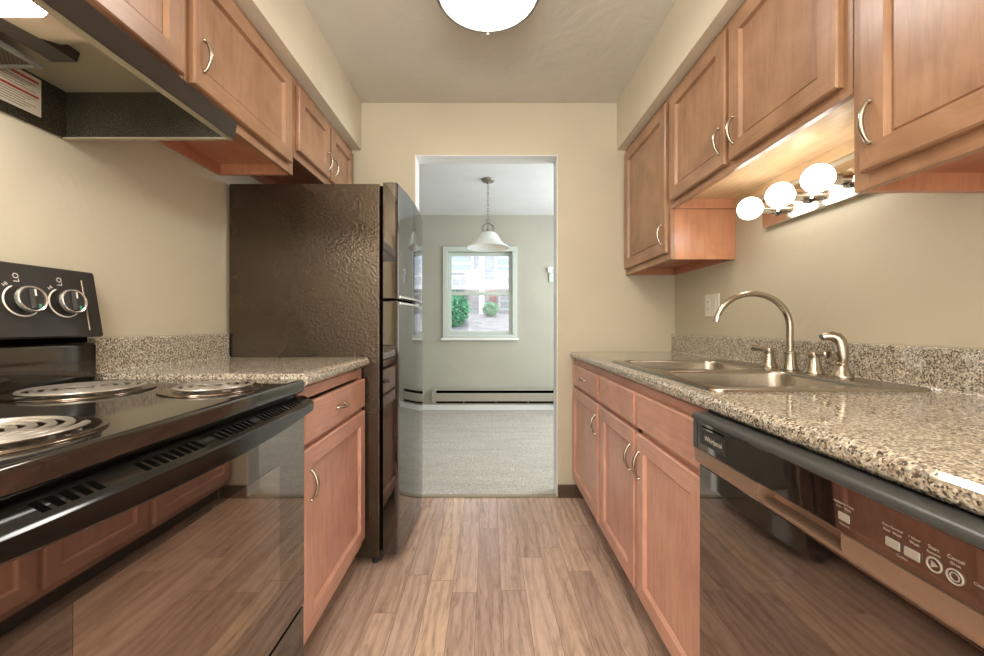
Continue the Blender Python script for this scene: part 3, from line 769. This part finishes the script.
# ------------------------------------------------------------------ range hood
HY0, HY1, HF, HB, HZ0, HZ1 = .326, 1.088, -.690, XL + .004, 1.580, 1.7155
hd = thing('range_hood', 'black under-cabinet range hood with lit lens above the stove', 'range hood', ((HF + HB) / 2, (HY0 + HY1) / 2, HZ0))
w = MB(); q = .004
w.prism([(HF - .012, HZ0), (HF - .010, HZ0 + .0), (HF, HZ0 + .046), (-.845, HZ1), (-.845, HZ1 - q), (HF - .006, HZ0 + .044), (HF - .014, HZ0 + .004)], HY0, HY1)   # front skin
w.prism([(HF - .030, HZ0), (HF - .010, HZ0), (HF - .010, HZ0 + .006), (HF - .030, HZ0 + .004)], HY0, HY1, 2)
w.box(HB, -.845, HY0, HY1, HZ1 - q, HZ1)
side = [(HB, HZ0), (HF - .012, HZ0), (HF, HZ0 + .046), (-.845, HZ1), (HB, HZ1)]
w.prism(side, HY0, HY0 + q, 1); w.prism(side, HY1 - q, HY1, 1)
w.prism([(HB, HZ0 - .002), (HF - .014, HZ0 - .002), (HF - .014, HZ0 + .002), (HB, HZ0 + .002)], HY1 - .012, HY1, 2)
w.box(HB, HB + q, HY0 + q, HY1 - q, HZ0, HZ1 - q, 1)
w.build('canopy', [M['hood_black'], M['hood_inside'], M['hood_pan']], hd)
w = MB(); w.prism([(HB + .006, HZ1 - .008), (-.862, HZ1 - .008), (HF - .032, HZ0 + .048), (HF - .032, HZ0 + .053), (-.866, HZ1 - .005), (HB + .006, HZ1 - .005)], HY0 + .006, HY1 - .006)
w.build('inner_pan', M['hood_pan'], hd)
w = MB(); w.prism([(-1.035, HZ1 - .0085), (-.955, HZ1 - .0085), (-.962, HZ1 - .030), (-1.02, HZ1 - .030)], .42, .925); w.build('blower_housing', M['hood_black'], hd)
w = MB(); fz0, fz1 = HZ1 - .044, HZ1 - .034
w.box(-1.152, -1.14, .42, .93, fz0, fz1, bev=.002); w.box(-1.057, -1.045, .42, .93, fz0, fz1, bev=.002); w.box(-1.14, -1.057, .42, .432, fz0, fz1, bev=.002); w.box(-1.14, -1.057, .918, .93, fz0, fz1, bev=.002)
ff = w.build('filter_frame', M['grey_metal'], hd)
MB().box(-1.14, -1.057, .432, .918, fz0 + .004, fz1 - .002).build('filter_mesh', M['filter'], ff)
def lens(sections, cap0, cap1):
    rings = []
    for y, k, d in sections:
        cx, hw, zt = -.868, .074 * k, HZ1 - .0085
        rings.append([(cx - hw, y, zt), (cx - hw * .92, y, zt - d * .6), (cx - hw * .55, y, zt - d), (cx + hw * .55, y, zt - d), (cx + hw * .92, y, zt - d * .6), (cx + hw, y, zt)])
    w = MB(); w.loft(rings, cap0, cap1); return w
lens([(.42, .8, .026), (.425, .9, .045), (.45, 1, .062), (.56, 1, .066), (.735, 1, .064)], True, False).build('light_lens', M['lamp_lens'], hd, smooth=60)
lens([(.735, 1, .064), (.80, 1, .056), (.838, .94, .042), (.855, .8, .020), (.860, .6, .004)], False, True).build('lens_end', plain('dim_lens_end', rgb(205, 192, 168), 0.2, Subsurface_Weight=0.3), hd, smooth=60)  # same lens farther from the bulb; weaker glow painted as beige
LX = HB + q + .0006
w = MB(); w.box(LX, LX + .0005, .905, 1.022, 1.606, 1.702); lb = w.build('warning_label', M['label_white'], hd)
w = MB()
for z in (1.690, 1.652): w.box(LX + .0006, LX + .0009, .915, 1.016, z - .003, z + .003)
w.build('red_bands', M['red_ink'], lb)
w = MB()
for i in range(12):
    z = 1.680 - i * .006
    if abs(z - 1.652) < .005: continue
    w.box(LX + .0006, LX + .0009, .930, 1.010 - .012 * (i % 3), z - .001, z + .001)
w.build('printed_lines', M['grey_ink'], lb)

# ------------------------------------------------------------------ fridge
FY0, FY1 = 1.754, 2.440
fr = thing('refrigerator', 'tall black top-freezer refrigerator beside the doorway', 'refrigerator', (-.82, 2.1, 0))
MB().box(-1.150, -.482, FY0, FY1, .035, 1.698, bev=.005).build('case', M['pebble'], fr)
MB().box(-.505, -.478, FY0 + .02, FY1 - .02, .012, .060).build('toe_grille', M['black_plastic'], fr)
for yy in (FY0 + .035, FY1 - .035):
    for xx in (-.51, -1.10): MB().lathe([(.016, .0005), (.016, .014), (.010, .016), (.010, .036)], (xx, yy, 0), seg=14).build('foot', M['black_plastic'], fr)
MB().box(-.481, -.467, FY0 + .008, FY1 - .008, .066, 1.69).build('door_gasket', M['void'], fr)
def fdoor(z0, z1):
    w = MB(); rr = []
    N = 20; yy = [FY0 + (FY1 - FY0) * i / N for i in range(N + 1)]
    fx = lambda y: -.402 + .020 * (1 - ((y - 2.097) / .343) ** 2)
    prof = [(-.466, FY0), (-.466, FY1), (-.412, FY1)] + [(fx(y), y) for y in reversed(yy[1:-1])] + [(fx(FY0 + .012), FY0 + .012), (fx(FY0) - .003, FY0 + .004), (-.412, FY0)]
    rings = []
    for z, ins in ((z0, .004), (z0 + .004, 0), (z1 - .004, 0), (z1, .004)):
        rings.append([(x - (ins if x > -.45 else 0), min(max(y, FY0 + ins), FY1 - ins), z) for x, y in prof])
    w.loft(rings); return w
d1 = fdoor(1.187, 1.704).build('freezer_door', M['fridge_door'], fr, smooth=25)
d2 = fdoor(.048, 1.178).build('fridge_door', M['fridge_door'], fr, smooth=25)
for z0, z1, d in ((1.189, 1.204, d1), (1.161, 1.176, d2)):
    w = MB(); rings = []
    for i in range(17):
        y = FY0 + .03 + .60 * i / 16; x = -.402 + .020 * (1 - ((y - 2.097) / .343) ** 2); o = .004 + .022 * math.sin(PI * min(1, i / 10)) if i < 10 else .004 + .022 * math.sin(PI * .999) + .004
        o = .003 + .016 * math.sin(PI * i / 16)
        rings.append([(x - .004, y, z0), (x + o, y, z0 + .003), (x + o, y, z1 - .003), (x - .004, y, z1)])
    w.loft(rings); w.build('door_handle', M['chrome'], d, smooth=40)
# ------------------------------------------------------------------ lights
cl = thing('ceiling_light', 'round flush ceiling light with glowing white diffuser and grey ring', 'ceiling light', (0, 1.522, H))
CC = (0, 1.522, 0)
MB().lathe([(.185, H - .001), (.190, H - .05), (.203, H - .055), (.206, H - .080), (.203, H - .102), (.196, H - .106), (.190, H - .104), (.190, H - .06)], CC, seg=64, cap0=True, cap1=False).build('ring', M['grey_metal'], cl, smooth=40)
MB().lathe([(.189, H - .090), (.184, H - .095), (.165, H - .102), (.12, H - .113), (.06, H - .121), (0, H - .124)], CC, seg=64, cap0=False).build('diffuser', M['lamp_dome'], cl, smooth=60)
for a in (PI / 2, PI / 2 + 2 * PI / 3, PI / 2 + 4 * PI / 3):
    MB().lathe([(.003, 0), (.006, -.003), (.006, -.008), (0, -.011)], (.199 * math.cos(a), 1.522 + .199 * math.sin(a), H - .106), seg=12).build('clip_screw', M['grey_metal'], cl)

vl = thing('bulb_strip_light', 'mirrored strip light with three glowing globe bulbs under wall cabinet', 'light', (XR, 1.393, 1.468))
MB().box(XR - .028, XR - .001, 1.155, 1.632, 1.468, 1.588, bev=.003).build('mirror_plate', M['mirror'], vl)
for yy in (1.553, 1.393, 1.233):
    so = MB().lathe([(.030, -.0285), (.030, -.034), (.022, -.038), (.020, -.080), (.0205, -.090)], (XR, yy, 1.528), 'x', 24).build('socket', M['chrome'], vl, smooth=40)
    prof = [(.014, -.088), (.017, -.095)] + [(.0430 * math.sin(a), -.131 + .0430 * math.cos(a)) for a in [math.radians(28 + 152 * i / 16) for i in range(17)]]
    MB().lathe(prof, (XR, yy, 1.528), 'x', 32).build('bulb', M['lamp_bulb'], so, smooth=80)

pd = thing('pendant_lamp', 'white bell glass pendant lamp on chain in the dining room', 'pendant lamp', (0, 3.74, 1.8))
PC = (0, 3.74, 0)
MB().lathe([(.062, H - .001), (.062, H - .010), (.052, H - .022), (.012, H - .030), (.008, H - .045), (0, H - .046)], PC).build('canopy', M['grey_metal'], pd, smooth=40)
w = MB(); z = H - .052; i = 0
while z > 2.07:
    w.torus((0, 3.74, z), .0095, .0022, 'y' if i % 2 else 'x', 14, 6, sy=1.7); z -= .0265; i += 1
w.build('chain', M['grey_metal'], pd, smooth=60)
w = MB()
for s in (-1, 1):
    pth = [(s * .004, 3.74, 2.075), (s * .025, 3.74, 2.06), (s * .012, 3.74, 2.035), (s * .045, 3.74, 2.015), (s * .060, 3.74, 1.985), (s * .052, 3.74, 1.955), (s * .030, 3.74, 1.94)]
    w.tube(pth, .0045, 8)
w.torus((0, 3.74, 1.985), .045, .004, 'y', 28, 8)
w.lathe([(.010, 1.93), (.022, 1.94), (.022, 1.965), (.006, 1.985), (.006, 2.06)], PC, seg=18)
w.build('scroll_bracket', M['grey_metal'], pd, smooth=60)
prof = [(.030, 1.952), (.060, 1.946), (.085, 1.930), (.105, 1.900), (.125, 1.865), (.155, 1.835), (.190, 1.815), (.205, 1.802), (.202, 1.799), (.186, 1.811), (.150, 1.830), (.120, 1.860), (.100, 1.897), (.080, 1.925), (.058, 1.940), (.030, 1.946)]
MB().lathe(prof, PC, seg=48, cap0=False, cap1=False).build('shade', M['shade'], pd, smooth=60)

# ------------------------------------------------------------------ dining room fittings
bh = thing('baseboard_heater', 'long beige electric baseboard heater under the window', 'heater', (.1, DY, .09))
BX0, BX1 = -.695, 0.88
w = MB(); yb = DY - .001
w.prism([(0, 0)], 0, 0) if False else None
def xprism(mb, prof, x0, x1, mi=0): mb.loft([[(x0, y, z) for y, z in prof], [(x1, y, z) for y, z in prof]], mi=mi)
xprism(w, [(DY - .0145, .095), (DY - .0145, .275), (DY - .020, .275), (DY - .020, .095)], BX0, BX1)
w.build('back_panel', M['void'], bh)
w = MB(); xprism(w, [(DY - .062, .125), (DY - .066, .13), (DY - .066, .215), (DY - .058, .225), (DY - .055, .222), (DY - .060, .214), (DY - .060, .130)], BX0, BX1)
w.build('front_cover', M['heater'], bh)
w = MB(); xprism(w, [(DY - .021, .262), (DY - .058, .258), (DY - .060, .262), (DY - .055, .276), (DY - .021, .276)], BX0, BX1); w.build('top_hood', M['heater'], bh)
w = MB()
for k in range(60):
    x = BX0 + .08 + k * (BX1 - BX0 - .16) / 59; w.box(x - .001, x + .001, DY - .056, DY - .022, .14, .205)
w.tube([(BX0 + .03, DY - .04, .172), (BX1 - .03, DY - .04, .172)], .008, 8); w.build('heating_fins', M['grey_metal'], bh)
for x0, x1 in ((BX0, BX0 + .05), (BX1 - .05, BX1)): MB().box(x0, x1, DY - .068, DY - .0205, .10, .278, bev=.003).build('end_cap', M['heater'], bh)
for x in (-.3, .1, .5): MB().box(x - .004, x + .004, DY - .062, DY - .021, .105, .124).build('bracket', M['heater'], bh)

ts = thing('wall_thermostat', 'small white thermostat box on the dining wall beside the doorway edge', 'thermostat', (.81, DY, 1.60))
MB().box(.745, .80, DY - .03, DY - .001, 1.725, 1.795, bev=.004).build('sensor_box', M['white_trim'], ts)
tp = MB().box(.765, .88, DY - .018, DY - .001, 1.605, 1.722, bev=.004).build('cover', M['vinyl'], ts)
MB().box(.80, .86, DY - .020, DY - .0183, 1.66, 1.69, bev=.0005).build('display', M['ext_pane'], tp)
MB().box(.805, .88, DY - .012, DY - .001, 1.776, 1.792, bev=.002).build('bracket_arm', M['white_trim'], ts)

# ------------------------------------------------------------------ outside the window
w = MB(); w.loft([[(-9, 5.3, -.4), (9, 5.3, -.4), (9, 5.3, -1), (-9, 5.3, -1)], [(-9, 8, .35), (9, 8, .35), (9, 8, -1), (-9, 8, -1)], [(-9, 12.6, 1.42), (9, 12.6, 1.42), (9, 12.6, -1), (-9, 12.6, -1)], [(-9, 20, 1.5), (9, 20, 1.5), (9, 20, -1), (-9, 20, -1)]])
structure(w, 'ground', M['ground'])
ab = thing('apartment_building', 'pale apartment building with porch seen through the dining window', 'building', (0, 15, 1.5))
MB().box(-7, 7, 15.0, 19, 1.48, 7.5).build('wall', M['siding'], ab)
MB().box(-7, 7, 13.6, 15, 2.30, 2.44, bev=.01).build('balcony_slab', M['ext_white'], ab)
w = MB()
for k in range(56): w.box(-7 + k * .25, -6.97 + k * .25, 13.62, 13.65, 2.44, 2.72)
w.box(-7, 7, 13.6, 13.67, 2.72, 2.78); w.build('balcony_railing', M['ext_white'], ab)
for x in (-4.2, -.22, 2.9): MB().box(x - .09, x + .09, 13.65, 13.83, 1.45, 7.2).build('porch_post', M['ext_white'], ab)
def ewin(x0, x1, z0, z1, sh):
    w = MB(); b = .09
    w.box(x0, x0 + b, 14.93, 15.0, z0, z1); w.box(x1 - b, x1, 14.93, 15.0, z0, z1); w.box(x0 + b, x1 - b, 14.93, 15.0, z0, z0 + b); w.box(x0 + b, x1 - b, 14.93, 15.0, z1 - b, z1)
    w.box(x0 + b, x1 - b, 14.94, 15.0, (z0 + z1) / 2 - .04, (z0 + z1) / 2 + .04)
    o = w.build('window', M['ext_white'], ab)
    MB().box(x0 + b, x1 - b, 14.96, 14.99, z0 + b, z1 - b).build('pane', M['ext_pane'], o)
    if sh:
        for xa in (x0 - .32, x1 + .04): MB().box(xa, xa + .26, 14.94, 15.0, z0, z1, bev=.01).build('shutter', M['shutter'], ab)
ewin(.38, 1.1, 1.62, 2.35, True); ewin(-1.6, -.55, 3.05, 3.75, False); ewin(.25, 1.05, 2.95, 3.65, False); ewin(-3.4, -2.5, 2.95, 3.8, False)
MB().box(-7, 7, 14.6, 15, 4.6, 4.8).build('eave', M['ext_white'], ab)
def bush(name, label, c, R, n, seed):
    rnd = random.Random(seed); t = thing(name, label, 'bush', (c[0], c[1], c[2] - R * .9))
    w = MB(); bm = w.bm
    for i in range(n):
        u, v_ = rnd.random() * 2 * PI, math.acos(2 * rnd.random() - 1); r = R * (0.55 + .5 * rnd.random())
        p = Vector((c[0] + r * math.sin(v_) * math.cos(u), c[1] + r * math.sin(v_) * math.sin(u), c[2] + r * math.cos(v_) * .95)); s = .035 + .04 * rnd.random()
        a = Vector((rnd.gauss(0, 1), rnd.gauss(0, 1), rnd.gauss(0, 1))).normalized(); b = a.orthogonal().normalized()
        bm.faces.new([bm.verts.new(p + a * s), bm.verts.new(p + b * s * .6), bm.verts.new(p - a * s), bm.verts.new(p - b * s * .6)])
    w.build('foliage', M['leaf'], t, smooth=0)
    MB().tube([(c[0], c[1], c[2] - R * 1.05), (c[0] + .02, c[1], c[2])], [.04, .02], 8).build('stem', M['bark'], t)
bush('garden_bush', 'big green bush at the left of the window view', (-1.02, 11.0, 1.52), .52, 1700, 1)
bush('garden_bush', 'small green shrub beside the white porch post outside', (.08, 12.2, 1.55), .23, 400, 2)
